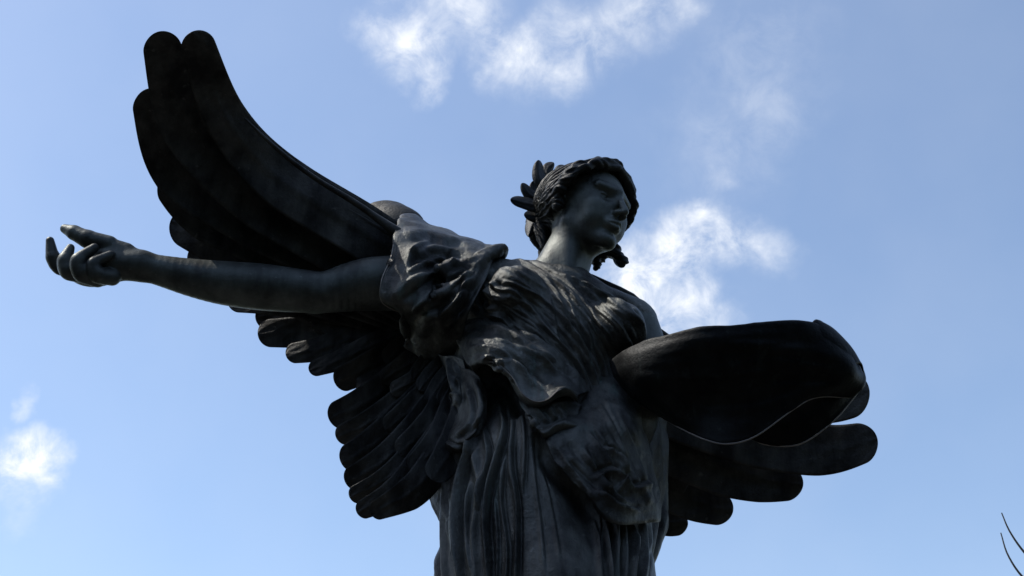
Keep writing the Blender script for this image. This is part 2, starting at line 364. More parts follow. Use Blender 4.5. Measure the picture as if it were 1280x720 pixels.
path = bpy.data.objects.new('path', bpy.data.meshes.new('path')); path.data.from_pydata(pv, [], [list(range(64))]); path.data.materials.append(pm); link(path); tag(path, kind='structure')
sm = bpy.data.materials.new('granite'); sm.use_nodes = True; t = sm.node_tree; b = t.nodes['Principled BSDF']
co = t.nodes.new('ShaderNodeTexCoord'); g1 = t.nodes.new('ShaderNodeTexNoise'); g1.inputs['Scale'].default_value = 120; g1.inputs['Detail'].default_value = 6
t.links.new(co.outputs['Object'], g1.inputs['Vector']); rp = t.nodes.new('ShaderNodeValToRGB'); rp.color_ramp.elements[0].color = (.12, .115, .11, 1); rp.color_ramp.elements[1].color = (.3, .29, .28, 1)
rp.color_ramp.elements[0].position = .35; rp.color_ramp.elements[1].position = .65
t.links.new(g1.outputs['Fac'], rp.inputs['Fac']); t.links.new(rp.outputs[0], b.inputs['Base Color']); b.inputs['Roughness'].default_value = .7
CX = P(680, 600)[0]
ped = bpy.data.objects.new('granite_pedestal', None); ped.location = (CX, .12, 0); link(ped)
tag(ped, 'square moulded grey granite pedestal under the bronze angel', 'pedestal')
def slab(name, prof, parent):       # prof: (half width, z) from bottom to top
    V = []; Q = []
    for (w, z) in prof: V += [(-w, -w, z), (w, -w, z), (w, w, z), (-w, w, z)]
    for k in range(len(prof) - 1):
        for j in range(4): Q.append((4 * k + j, 4 * k + (j + 1) % 4, 4 * k + 4 + (j + 1) % 4, 4 * k + 4 + j))
    Q += [(3, 2, 1, 0), tuple(4 * (len(prof) - 1) + j for j in range(4))]
    return mesh_obj(name, V, Q, sm, parent, smooth=False)
slab('base', [(.95, .016), (.95, .2), (.93, .22), (.8, .22), (.8, .34), (.74, .4)], ped)
slab('shaft', [(.62, .402), (.62, 1.38)], ped)
slab('cornice', [(.64, 1.382), (.66, 1.44), (.72, 1.48), (.74, 1.5), (.74, 1.56), (.7, 1.58), (.62, 1.58), (.62, 1.66)], ped)

# ============================================================ the angel
angel = bpy.data.objects.new('angel_statue', None); link(angel)
tag(angel, 'dark weathered bronze winged angel stretching out one arm and holding a basin', 'statue')
#@@BODY
# ---- head pose
HS = .45; HO = P(733, 266, -.02)
def rot(y, p, r):
    y, p, r = map(math.radians, (y, p, r)); cy, sy, cp, sp, cr, sr = math.cos(y), math.sin(y), math.cos(p), math.sin(p), math.cos(r), math.sin(r)
    return np.array([[cy, -sy, 0], [sy, cy, 0], [0, 0, 1]]) @ np.array([[1, 0, 0], [0, cp, -sp], [0, sp, cp]]) @ np.array([[cr, 0, sr], [0, 1, 0], [-sr, 0, cr]])
HM = rot(47, 8, 6)
def near(W, f, c, r, far):
    out = np.linalg.norm(W - c, axis=1) - far; m = out + far < r
    if m.any(): out[m] = f(W[m])
    return out
def head_sdf(W): return near(W, head_full, HO, .45, .27)
def head_full(W):
    X = (W - HO) @ HM / HS; A = X.copy(); A[:, 0] = np.abs(A[:, 0])
    d = ell(X, (0, .08, .12), (.345, .43, .37))
    d = smin(d, ell(X, (0, -.12, -.06), (.265, .27, .37)), .1)
    d = smin(d, cone(A, (.21, .0, -.22), (.045, -.29, -.39), .075, .075), .08)
    d = smin(d, ell(X, (0, -.335, -.41), (.075, .07, .065)), .05)
    d = smin(d, ell(A, (.165, -.25, -.1), (.09, .09, .085)), .08)
    d = smin(d, ell(A, (.12, -.235, -.21), (.12, .11, .11)), .07)
    d = smin(d, cone(A, (.0, -.365, .105), (.2, -.30, .1), .055, .045), .03)
    d = smax(d, -ell(A, (.140, -.445, .004), (.10, .13, .07)), .03)
    d = smin(d, ell(A, (.132, -.278, .0), (.055, .055, .046)), .004)
    lid = np.maximum(ell(A, (.132, -.282, .004), (.066, .066, .056)), -(A[:, 2] - .018)); d = smin(d, lid, .006)
    lid = np.maximum(ell(A, (.132, -.28, .0), (.062, .062, .052)), (A[:, 2] + .024)); d = smin(d, lid, .006)
    nose = smin(cone(X, (0, -.375, .06), (0, -.49, -.135), .032, .036), ell(A, (.04, -.43, -.155), (.034, .045, .03)), .03)
    d = smin(d, nose, .035)
    d = smax(d, -ell(A, (.024, -.45, -.182), (.015, .028, .016)), .008)
    d = smin(d, ell(X, (0, -.36, -.25), (.1, .075, .07)), .04)
    d = smin(d, cone(A, (.012, -.432, -.243), (.075, -.385, -.262), .02, .008), .018)
    d = smin(d, cone(A, (0, -.425, -.292), (.06, -.39, -.28), .024, .01), .018)
    d = smax(d, -cone(A, (0, -.452, -.266), (.085, -.4, -.268), .009, .006), .01)
    d = smax(d, -cone(A, (0, -.42, -.335), (.05, -.39, -.335), .014, .01), .03)
    d = smin(d, ell(A, (.335, .06, -.04), (.035, .075, .1)), .02)
    return d * HS
neckA = HO + HM @ np.array([0, .1, -.3]) * HS; neckB = P(697, 350, .02)
sh = [P(596, 352, .02), P(485, 354, -.04), P(448, 357, -.055), P(408, 365, -.075), P(380, 364, -.09), P(330, 359, -.12), P(282, 354, -.14), P(242, 347.5, -.16), P(200, 338, -.185), P(170, 331, -.2)]
px = .0034
def body_sdf(W):
    d = head_sdf(W)
    d = smin(d, cone(W, neckA, neckB, .098, .118), .045)
    d = smin(d, cone(W, neckA + np.array([-.02, -.07, -.02]), P(712, 336, -.08), .03, .02), .05)
    d = smin(d, cone(W, P(600, 352, .03), P(780, 400, .03), .1, .09), .08)
    d = smin(d, ell(W, P(690, 440, .03), (.24, .14, .32)), .08)
    d = smin(d, ell(W, P(688, 600, .04), (.22, .15, .3)), .08)
    arm = chain(W, sh, np.array([34, 33, 30.5, 25, 25.5, 27.5, 26, 22.5, 18, 16]) * px, 0, 44)
    arm = smin(arm, ell(W, P(395, 384, -.03), (.03, .03, .02)), .03)
    arm = smax(arm, -ell(W, P(402, 352, -.19), (.035, .02, .05)), .03)
    d = smin(d, arm, .03)
    # far arm, reaching under the basin
    la = chain(W, [P(795, 405, .02), P(835, 500, -.02), P(905, 485, -.18), P(980, 482, -.27)], [.09, .068, .06, .042], .03)
    d = smin(d, la, .03)
    for q in (([P(985, 480, -.28), P(1010, 468, -.30), P(1030, 452, -.31)], [.03, .02, .016]), ([P(985, 484, -.28), P(1010, 478, -.30), P(1032, 466, -.30)], [.028, .019, .015]),
              ([P(985, 488, -.27), P(1008, 486, -.28), P(1028, 478, -.28)], [.026, .018, .014]), ([P(980, 492, -.25), P(1000, 492, -.26), P(1018, 488, -.26)], [.024, .016, .012]),
              ([P(962, 472, -.28), P(980, 455, -.32), P(996, 444, -.34)], [.024, .019, .015])):
        d = smin(d, chain(W, *q, .012), .012)
    m = W[:, 0] < P(215, 330, -.2)[0]
    if m.any(): d[m] = hand_sdf(W[m], d[m])
    return d
def hand_sdf(W, d):
    # open right hand
    hy = -.2
    palm = smin(ell(W, P(136, 328, hy), (34 * px, .05, 19 * px)), ell(W, P(118, 341, hy + .01), (30 * px, .05, 17.5 * px)), .03)
    palm = smin(palm, cone(W, P(175, 332, hy), P(142, 330, hy), 17.5 * px, 19 * px), .03)
    palm = smin(palm, cone(W, P(158, 314, hy - .02), P(128, 305, hy - .03), 10 * px, 10 * px), .02)
    d = smin(d, palm, .03)
    fing = [([P(136, 306, hy - .03), P(110, 299, hy - .04), P(93, 291, hy - .04), P(81, 286, hy - .035)], [11, 10.5, 8.5, 5.5]),
            ([P(104, 336, hy + .03), P(76, 334, hy + .02), P(66.5, 322, hy), P(62.5, 301, hy - .02)], [10, 9, 8, 5]),
            ([P(108, 342, hy - .01), P(87, 338, hy - .03), P(82, 326, hy - .045), P(88, 310, hy - .05)], [12, 11, 9, 5]),
            ([P(122, 347, hy - .02), P(103, 341, hy - .06), P(98, 326, hy - .085), P(118, 310, hy - .075)], [11.5, 10.5, 8.5, 5.5]),
            ([P(140, 346, hy - .02), P(122, 343, hy - .065), P(117, 330, hy - .085), P(138, 319, hy - .07)], [10.5, 9.5, 7.5, 5.5])]
    for pts, rr in fing: d = smin(d, chain(W, pts, np.array(rr) * px, 0, 26), .006)
    for pts, rr in fing:
        for k in (1, 2): d = smin(d, ell(W, pts[k], np.full(3, rr[k] * px * 1.03)), .008)
    return d
def face_strokes():
    return []
V, Q = surface(body_sdf, P(50, 420, 0) - np.array([.05, .5, .45]), np.array([P(1075, 400, 0)[0], .42, P(700, 170, 0)[2]]), .004)
V = smooth_v(V, Q, 1, .2)
body = mesh_obj('body', V, Q, M_skin, angel)
print('body', len(V))

# ---- hair
def hair_sdf(W):
    X = (W - HO) @ HM / HS; A = X.copy(); A[:, 0] = np.abs(A[:, 0])
    cap = ell(X, (0, .13, .15), (.375, .46, .375))
    cap = smax(cap, -(X[:, 1] * .75 + X[:, 2] * .75 + .02) , .05)
    d = cap
    r = random.Random(5)
    for sgn in (-1, 1):
        for i in range(13):
            u = i / 12; pts = []; rr = []
            x0 = sgn * .02; y0 = -.33 + .62 * u; z0 = .40 + .14 * math.sin(u * math.pi)
            a0 = np.array([x0, y0, z0])
            mid = np.array([sgn * (.29 + .09 * (1 - u)), -.23 + .36 * u, .22 - .0 * u]); low = np.array([sgn * (.40 - .05 * u), .0 + .24 * u, -.03 + .05 * u]); bun = np.array([sgn * .12, .47, -.08 + .12 * u])
            C4 = catmull([a0, mid, low, bun], 11)
            for k, c in enumerate(C4):
                wv = math.sin(k * 1.4 + i * 1.3) * .028
                pts.append(c + np.array([0, wv * .5, wv])); rr.append(.038 + .012 * math.sin(k * 1.3 + i * 1.7) + .004 * (1 - u))
            for k in range(len(pts) - 1): d = smin(d, cone(X, pts[k], pts[k + 1], rr[k], rr[k + 1]), .007)
    d = smin(d, ell(X, (0, .50, -.1), (.17, .14, .16)), .03)
    for (a, b, ra, rb) in [((-.15, .42, -.12), (-.14, .34, -.36), .07, .03), ((.2, .36, -.1), (.26, .3, -.3), .07, .05), ((.05, .5, -.2), (.02, .45, -.42), .08, .05), ((.3, .2, -.1), (.38, .08, -.26), .07, .05), ((.33, .1, .0), (.36, -.05, -.2), .07, .06), ((-.33, .08, .1), (-.35, .03, -.1), .08, .06)]:
        d = smin(d, cone(X, a, b, ra, rb), .03)
    d = d * HS
    for (a, b, ra, rb) in ((P(742, 300, .16), P(764, 312, .10), .035, .034), (P(764, 312, .10), P(778, 327, .07), .034, .024), (P(740, 310, .14), P(746, 333, .10), .03, .018)): d = smin(d, cone(W, a, b, ra, rb), .02)
    return d
lo = HO - .36; hi = HO + .36
V, Q = surface(hair_sdf, lo, hi, .0045); V = smooth_v(V, Q, 1, .4)
Xh = (V - HO) @ HM / HS; Nn = vnormals(V, Q)
th_ = np.arctan2(Xh[:, 2] + .05, .50 - Xh[:, 1])
V = V + Nn * (.0034 * np.sin(th_ * 46 + 3.2 * fbm(Xh * 5, 2)) + .002 * np.sin(th_ * 97 + 4 * fbm(Xh * 6, 2)) + .003 * fbm(Xh * 9, 2))[:, None]
hair = mesh_obj('hair', V, Q, M_hair, angel)

# ---- laurel wreath at the back of her head
wreath_line = [P(690, 232, .06), P(676, 244, .1), P(664, 258, .12), P(660, 278, .12)]
V, Q = tube(wreath_line, [.012] * 4); wreath = mesh_obj('laurel_wreath', V, Q, M_hair, angel)
for (ln, w, y0) in [([(690, 244), (674, 222), (673, 200)], [5, 9, 5], .06), ([(692, 232), (684, 214), (692, 203)], [5, 8.5, 5], .10), ([(684, 250), (664, 245), (652, 229)], [6, 8, 5], .05),
                    ([(694, 264), (664, 256), (638, 249)], [7, 8.5, 6], .02), ([(680, 246), (668, 238), (667, 226)], [5, 6, 5], .09), ([(696, 270), (672, 270), (655, 268)], [7, 9, 7], .04),
                    ([(684, 266), (668, 278), (660, 296)], [6, 10, 6], .06), ([(704, 226), (698, 214), (706, 207)], [5, 6, 4], .08)]:
    blade('leaf', ln, w, lambda a, b_, y0=y0: y0 + .0012 * (a - 660), .5, M_hair, wreath, th=.022, cup=.7, quill=.010, tip=1.0, seed=ln[0][0], ns=20, na=11)
#@@WINGS
# ============================================================ wings
def yw(px_, py_):                    # depth of her right wing: the upper vanes lean forward over her, the lower ones hang in
    t_ = (400 - py_) / 360.0
    base = .25 + (.22 + .42 * min(1, max(0, (py_ - 400) / 150))) * (560 - px_) / 400
    return base - (1.2 * t_ if t_ > 0 else -.72 * t_)
wingr = bpy.data.objects.new('wing', None)
def fill(name, ring, depth, mat, parent, th=.03, n=26):
    """a thick plate inside an outline, following the depth function"""
    rows = ring  # list of (left point, right point)
    return loft(name, [[(a[0] + (b[0] - a[0]) * k / 4, a[1] + (b[1] - a[1]) * k / 4, depth(a[0] + (b[0] - a[0]) * k / 4, a[1] + (b[1] - a[1]) * k / 4)) for k in range(5)] for a, b in rows], mat, parent, 24, n, th)
wing_r = fill('wing', [((208, 110), (258, 110)), ((214, 150), (286, 146)), ((226, 205), (340, 204)), ((240, 260), (415, 250)), ((260, 310), (470, 282)), ((330, 375), (500, 300)), ((430, 440), (530, 350)), ((452, 540), (560, 420)), ((480, 610), (570, 500))],
              lambda a, b_: yw(a, b_) + .035, M_feather, angel, th=.03)
prim = [  # centreline root -> tip, half widths, depth step
    ([(560, 380), (470, 300), (350, 224), (282, 146), (241, 39)], [40, 34, 34, 27, 21], .000),
    ([(555, 385), (440, 312), (318, 235), (236, 150), (196, 40)], [36, 40, 44, 40, 21], .014),
    ([(545, 390), (430, 325), (300, 255), (222, 200), (181, 112)], [34, 38, 44, 42, 20], .028),
    ([(538, 396), (430, 345), (320, 290), (250, 258), (203, 218)], [30, 36, 40, 38, 22], .040),
    ([(536, 400), (430, 358), (330, 315), (275, 300), (213, 276)], [28, 34, 36, 34, 22], .050),
    ([(536, 406), (430, 375), (340, 345), (290, 335), (235, 316)], [26, 30, 32, 30, 20], .058),
    ([(540, 405), (450, 387), (380, 376), (330, 374), (284, 376)], [20, 24, 24, 20, 14], .062),
    ([(545, 398), (480, 396), (420, 396), (370, 394), (319, 396)], [16, 20, 20, 18, 13], .054),
    ([(550, 398), (490, 400), (440, 404), (385, 414), (322, 417)], [14, 17, 18, 17, 14], .044),
    ([(552, 402), (500, 408), (450, 420), (400, 436), (357, 443)], [12, 14, 15, 13, 10], .034),
    ([(556, 402), (510, 414), (465, 432), (425, 450), (386, 463)], [11, 13, 13, 11, 8], .026)]
sec = [
    ([(570, 408), (530, 424), (490, 444), (455, 462), (418, 478)], [14, 16, 17, 15, 13], .030),
    ([(575, 420), (540, 445), (500, 475), (455, 505), (411, 524)], [16, 19, 20, 18, 14], .020),
    ([(576, 440), (545, 465), (505, 500), (460, 530), (420, 547)], [14, 16, 16, 14, 10], .012),
    ([(578, 455), (550, 480), (510, 520), (470, 555), (427, 580)], [16, 19, 20, 19, 15], .004),
    ([(580, 475), (550, 500), (515, 545), (475, 580), (432, 604)], [14, 17, 18, 16, 13], -.006),
    ([(582, 490), (556, 520), (520, 565), (482, 600), (437, 622)], [13, 15, 15, 13, 9], -.014),
    ([(584, 505), (560, 535), (530, 575), (495, 615), (446, 641)], [14, 17, 17, 15, 9], -.022),
    ([(590, 520), (565, 550), (545, 580), (515, 615), (463, 642)], [14, 17, 18, 17, 9], -.012)]
for i, (ln, w, off) in enumerate(prim):
    blade('feather', ln, [k * (1.2 if i > 6 else 1) for k in w], lambda a, b_, off=off: yw(a, b_) + off * .7, -.09, M_feather, wing_r, th=.016, cup=.03, quill=.006, barb=.0012, tip=.5, seed=i, na=19, ns=60)
for i, (ln, w, off) in enumerate(sec):
    blade('feather', ln, [k * 1.22 for k in w], lambda a, b_, off=off: yw(a, b_) + off, -.42, M_feather, wing_r, th=.014, cup=.04, quill=.009, barb=.0012, tip=.42, seed=i + 20, na=19, ns=60)
cov = [([(560, 398), (535, 412), (505, 432), (480, 452)], [10, 12, 12, 9], -.045), ([(575, 410), (548, 428), (515, 452), (477, 476)], [10, 13, 13, 9], -.05),
       ([(580, 425), (560, 440), (530, 470), (488, 490)], [10, 12, 12, 8], -.055), ([(582, 440), (565, 460), (530, 500), (482, 538)], [12, 15, 16, 11], -.055),
       ([(584, 460), (566, 485), (540, 530), (498, 568)], [12, 15, 16, 12], -.062), ([(588, 475), (572, 500), (552, 550), (515, 590)], [12, 15, 17, 13], -.07),
       ([(594, 485), (582, 515), (566, 560), (540, 600)], [12, 15, 17, 13], -.078),
       ([(575, 430), (555, 438), (535, 452), (517, 474)], [8, 10, 10, 8], -.10), ([(578, 438), (560, 450), (542, 466), (524, 488)], [8, 10, 10, 8], -.105),
       ([(582, 446), (568, 460), (552, 478), (536, 502)], [8, 10, 10, 8], -.11), ([(588, 452), (577, 466), (564, 484), (550, 504)], [8, 9, 9, 7], -.115), ([(594, 458), (586, 472), (576, 488), (564, 502)], [7, 8, 8, 6], -.12),
       ([(560, 410), (545, 420), (528, 436), (514, 454)], [8, 10, 10, 8], -.09)]
for i, (ln, w, off) in enumerate(cov):
    blade('feather', ln, [k * 1.25 for k in w], lambda a, b_, off=off: yw(a, b_) + off, -.4, M_feather, wing_r, th=.012, cup=.04, quill=.008, barb=.0010, tip=.42, seed=i + 50, ns=44, na=19)
# leading edge and shoulder of that wing
V, Q = tube([P(540, 330, .2), P(508, 300, yw(508, 300)), P(472, 273, yw(472, 273) + .01), P(440, 251, yw(440, 251) + .012), P(402, 228, yw(402, 228) + .012), P(368, 204, yw(368, 204) + .006), P(336, 177, yw(336, 177) + .008), P(306, 148, yw(306, 148) + .01)], [.045, .03, .016, .013, .011, .010, .008, .004], 60, 10)
mesh_obj('leading_edge', V, Q, M_feather, wing_r)
def bump_sdf(W): return smin(ell(W, P(497, 285, .30), (.125, .06, .11)), ell(W, P(482, 268, .34), (.11, .05, .07)), .05)
V, Q = surface(bump_sdf, P(440, 340, .3) - np.array([.1, .25, .1]), P(560, 220, .3) + np.array([.1, .25, .1]), .01); mesh_obj('wing_shoulder', V, Q, M_feather, wing_r)

def yl(px_, py_): return .26 + .12 * (px_ - 800) / 300 + .28 * (py_ - 520) / 180
wing_l = fill('wing', [((700, 330), (742, 343)), ((720, 380), (800, 372)), ((740, 430), (836, 418)), ((770, 480), (960, 455)), ((780, 520), (960, 510)), ((780, 560), (910, 560)), ((780, 600), (865, 600)), ((780, 640), (848, 640))],
              lambda a, b_: yl(a, b_) + .03, M_feather, angel, th=.03)
for i, (ln, w, off) in enumerate([([(790, 460), (860, 470), (950, 480), (1030, 495), (1087, 488)], [28, 34, 37, 36, 27], -.01), ([(790, 500), (870, 526), (950, 548), (1030, 562), (1097, 549)], [26, 34, 38, 33, 23], .004),
     ([(790, 535), (860, 566), (920, 588), (960, 600), (1004, 607)], [28, 36, 38, 30, 18], .018), ([(770, 550), (810, 590), (850, 616), (880, 630), (916, 641)], [24, 28, 30, 25, 18], .030), ([(760, 560), (790, 606), (815, 636), (835, 652), (860, 656)], [20, 24, 24, 20, 12], .04)]):
    blade('feather', ln, w, lambda a, b_, off=off: yl(a, b_) + off, .12, M_feather, wing_l, th=.018, cup=.06, quill=.007, barb=.0012, tip=.5, seed=i + 80, na=19, ns=60)
#@@GOWN
# ============================================================ gown
def gown_sdf(W):
    d = cone(W, P(612, 358, .03), P(700, 372, .03), .118, .15)
    d = smin(d, cone(W, P(700, 376, .03), P(790, 404, .03), .135, .105), .06)
    d = smin(d, ell(W, P(690, 430, .0), (.295, .19, .30)), .06)
    d = smin(d, ell(W, P(642, 366, -.14), (.105, .10, .11)), .05)
    d = smin(d, ell(W, P(775, 408, -.13), (.1, .10, .10)), .05)
    d = smin(d, ell(W, P(680, 520, .0), (.26, .18, .25)), .08)
    d = smin(d, ell(W, P(604, 440, .06), (.13, .13, .24)), .06)
    d = smin(d, ell(W, P(775, 490, .06), (.16, .14, .3)), .06)
    d = smin(d, ell(W, P(690, 610, .02), (.35, .24, .32)), .08)
    d = smin(d, cone(W, P(650, 600, -.02), P(622, 900, -.02), .26, .3), .08)
    d = smin(d, cone(W, P(730, 600, .03), P(740, 900, .05), .22, .3), .08)
    d = smin(d, cone(W, P(665, 620, -.14), P(700, 740, -.23), .13, .1), .07)
    d = smin(d, cone(W, P(700, 740, -.23), P(690, 1010, -.12), .1, .09), .08)
    d = smin(d, cone(W, P(680, 780, .02), np.array([CX, .1, 1.72]), .36, .46), .1)
    d = smax(d, -(W[:, 2] - 1.665), .01)
    # opening for the neck
    return d
V, Q = surface(gown_sdf, np.array([CX - .62, -.55, 1.6]), np.array([CX + .66, .68, P(640, 290, 0)[2] + .05]), .0078)
V = smooth_v(V, Q, 2, .5); V, Q = subdivide(V, Q)
S = []
# broad masses
S += [([(600, 330), (585, 370), (592, 410)], 16, .02, 'round'), ([(575, 430), (640, 445), (700, 470)], 18, .02, 'round')]
# bodice: folds sweep from the right shoulder round the breast and down to the far hip
S += fan([(618, 322), (640, 322), (690, 345), (740, 400), (770, 470)], [(622, 345), (660, 400), (690, 440), (720, 480), (735, 520)], 9, 4.2, .007, seed=1)
S += fan([(610, 330), (596, 355), (600, 380), (622, 392)], [(630, 345), (618, 362), (622, 372), (644, 372)], 5, 3.6, .009, seed=2, trim=.1)
S += fan([(585, 330), (575, 365), (578, 395), (610, 400)], [(606, 335), (596, 360), (600, 385), (620, 398)], 3, 4.5, .012, seed=3, trim=.1)
S += [([(612, 352), (625, 362), (640, 363), (652, 372)], 4, .011), ([(604, 352), (614, 368), (636, 372), (648, 380)], 4, .010), ([(608, 392), (626, 396), (640, 410)], 4, .012),
      ([(636, 372), (644, 378), (640, 386)], 4, .012, 'groove'), ([(572, 372), (590, 388), (612, 386), (632, 396)], 5, .014)]
S += fan([(640, 330), (672, 350), (690, 385), (700, 440)], [(660, 328), (706, 350), (735, 400), (755, 470)], 6, 3.4, .005, seed=4)
S += fan([(712, 338), (745, 365), (790, 382), (815, 402)], [(700, 345), (730, 385), (760, 420), (775, 450)], 7, 3.6, .008, seed=5, trim=.2)
S += [([(760, 372), (785, 388), (803, 412), (800, 440)], 5, .010), ([(750, 380), (772, 404), (786, 430)], 4, .008), ([(690, 340), (722, 352), (760, 378), (806, 408)], 4, .010)]
S += fan([(585, 405), (620, 420), (660, 450), (700, 480)], [(620, 395), (650, 420), (690, 450), (725, 490)], 7, 4.2, .010, seed=6, trim=.3)
S += fan([(700, 400), (720, 450), (735, 500), (745, 560)], [(745, 400), (760, 450), (775, 500), (790, 560)], 7, 3.6, .006, seed=7)
S += fan([(660, 400), (690, 430), (715, 470), (730, 500)], [(700, 380), (725, 420), (745, 470), (750, 520)], 6, 3.2, .005, seed=17)
S += fan([(616, 318), (650, 322), (700, 350), (742, 400), (768, 460)], [(618, 400), (640, 420), (680, 450), (715, 480)], 16, 2.2, .0042, seed=71, trim=.35, jit=.6)
S += fan([(700, 345), (750, 362), (800, 390), (812, 430)], [(690, 360), (720, 400), (745, 440), (765, 480)], 9, 2.2, .0045, seed=72, trim=.35, jit=.6)
S += fan([(590, 410), (620, 415), (670, 440), (715, 475)], [(575, 430), (610, 432), (650, 455), (690, 478)], 6, 2.4, .005, seed=73, trim=.35, jit=.6)
# skirt
S += fan([(582, 520), (556, 580), (544, 640), (541, 760)], [(598, 540), (580, 600), (576, 660), (580, 760)], 4, 4.2, .020, seed=8, trim=.12)
S += [([(600, 515), (592, 560), (600, 610), (592, 680), (596, 760)], 6, .016, 'round'), ([(622, 500), (630, 535), (622, 570), (611, 610), (607, 650), (610, 700), (612, 760)], 4.2, .022), ([(604, 535), (611, 570), (602, 612), (600, 640)], 3.4, .016),
      ([(640, 520), (638, 580), (646, 640), (644, 760)], 4, .015), ([(652, 515), (655, 560), (652, 620)], 3.2, .011), ([(632, 560), (626, 620), (634, 690), (630, 750)], 3.2, .010), ([(588, 600), (584, 650), (590, 720)], 3, .012),
      ([(664, 540), (668, 600), (676, 660), (680, 720)], 3.4, .006), ([(618, 620), (622, 680), (620, 740)], 2.6, .008), ([(570, 570), (560, 620), (566, 680)], 3, .012), ([(676, 580), (690, 640), (700, 700)], 3, .004)]
S += fan([(738, 640), (742, 680), (746, 720), (750, 770)], [(812, 640), (812, 680), (806, 720), (800, 770)], 10, 3.4, .016, seed=11, trim=.1)
S2 = [(a[0], a[1] * .85, a[2] * 1.5, *a[3:]) for a in S]
S2 += [([(596, 468), (622, 474), (645, 500), (655, 520)], 17, -.05, 'round'), ([(668, 540), (690, 585), (725, 620), (745, 650)], 12, -.035, 'round'), ([(575, 380), (582, 400), (576, 425)], 12, -.03, 'round')]
V = carve(V, Q, S2)
# lower skirt and back, never in the picture: vertical pleats round the axis
Xc = V - np.array([CX, .1, 0]); a_ = np.arctan2(Xc[:, 1], Xc[:, 0]); Nn = vnormals(V, Q)
low = np.clip((proj(V)[:, 1] - 730) / 60, 0, 1) + np.clip((Nn[:, 1] - .2) / .4, 0, 1) * np.clip((4.4 - V[:, 2]) / .5, 0, 1)
V = V + Nn * (np.clip(low, 0, 1) * .02 * np.abs(np.sin(a_ * 13 + fbm(V * 1.5, 2) * 1.5)))[:, None]
V = V + Nn * (.0025 * fbm(V * np.array([16, 16, 5]), 3))[:, None]
gown = mesh_obj('gown', V, Q, M_cloth, angel); print('gown', len(V))

# ---- sleeve thrown back from the outstretched arm
SS = [([(614, 320), (575, 335), (530, 345), (488, 372)], 9, .020), ([(612, 322), (580, 350), (545, 372), (505, 388)], 8, .022), ([(612, 326), (590, 355), (565, 385), (545, 400)], 7, .020),
      ([(606, 312), (570, 315), (535, 312), (498, 322)], 8, .016), ([(604, 308), (565, 300), (530, 292), (504, 290)], 7, .012), ([(590, 345), (575, 370), (560, 410)], 7, .018),
      ([(560, 322), (530, 330), (505, 345)], 5, .012), ([(548, 352), (528, 372), (518, 395)], 5, .014), ([(540, 300), (520, 310), (506, 335)], 5, .010), ([(575, 330), (548, 345), (530, 362)], 4, .012)]
SS += fan([(614, 318), (575, 322), (540, 312), (500, 300)], [(604, 350), (575, 380), (550, 400), (520, 415)], 9, 3.0, .009, seed=23, trim=.4)
loft('sleeve', [
    [(630, 318, .16), (622, 310, .0), (612, 335, -.14), (596, 368, -.19), (585, 395, -.17), (578, 425, -.06), (580, 455, .05)],
    [(598, 304, .20), (594, 303, .06), (588, 325, -.12), (575, 362, -.185), (562, 398, -.17), (554, 428, -.04), (565, 455, .06)],
    [(575, 297, .21), (572, 296, .05), (566, 318, -.09), (556, 352, -.20), (546, 396, -.16), (540, 425, -.03), (550, 455, .06)],
    [(560, 288, .22), (556, 287, .05), (552, 312, -.12), (543, 350, -.16), (533, 394, -.19), (526, 424, -.02), (540, 450, .07)],
    [(540, 283, .22), (535, 282, .04), (533, 305, -.14), (524, 350, -.24), (518, 386, -.18), (516, 418, -.01), (528, 448, .07)],
    [(522, 272, .22), (516, 271, .03), (514, 300, -.16), (505, 340, -.22), (499, 380, -.22), (508, 412, .0), (518, 442, .07)],
    [(505, 271, .18), (499, 273, .0), (493, 298, -.15), (489, 322, -.19), (477, 350, -.225), (477, 375, -.20), (500, 390, -.15), (507, 420, .03), (505, 434, .06)],
    [(512, 280, .16), (506, 287, .02), (500, 302, -.12), (496, 325, -.17), (486, 350, -.19), (486, 370, -.17), (504, 386, -.11), (514, 415, .03), (514, 430, .06)]],
    M_cloth, angel, 130, 140, .014, SS, rough=.008, seed=1)
hem_highlight([(502, 272, .02), (496, 284, -.09), (492.5, 300, -.155), (488.5, 322, -.192), (477, 350, -.227), (476, 374, -.202), (484, 383, -.18), (500, 391, -.152)], .0022, angel)
# knot on the shoulder
def knot_sdf(W): return smin(smin(cone(W, P(600, 322, -.11), P(620, 314, -.08), .03, .032), ell(W, P(626, 315, -.04), (.032, .05, .028)), .01), cone(W, P(585, 350, -.16), P(604, 324, -.12), .03, .026), .02)
V, Q = surface(knot_sdf, P(560, 380, -.2) - .1, P(650, 290, 0) + .12, .006); V = V + vnormals(V, Q) * (.004 * fbm(V * 40, 2))[:, None]; mesh_obj('knot', V, Q, M_cloth, gown)

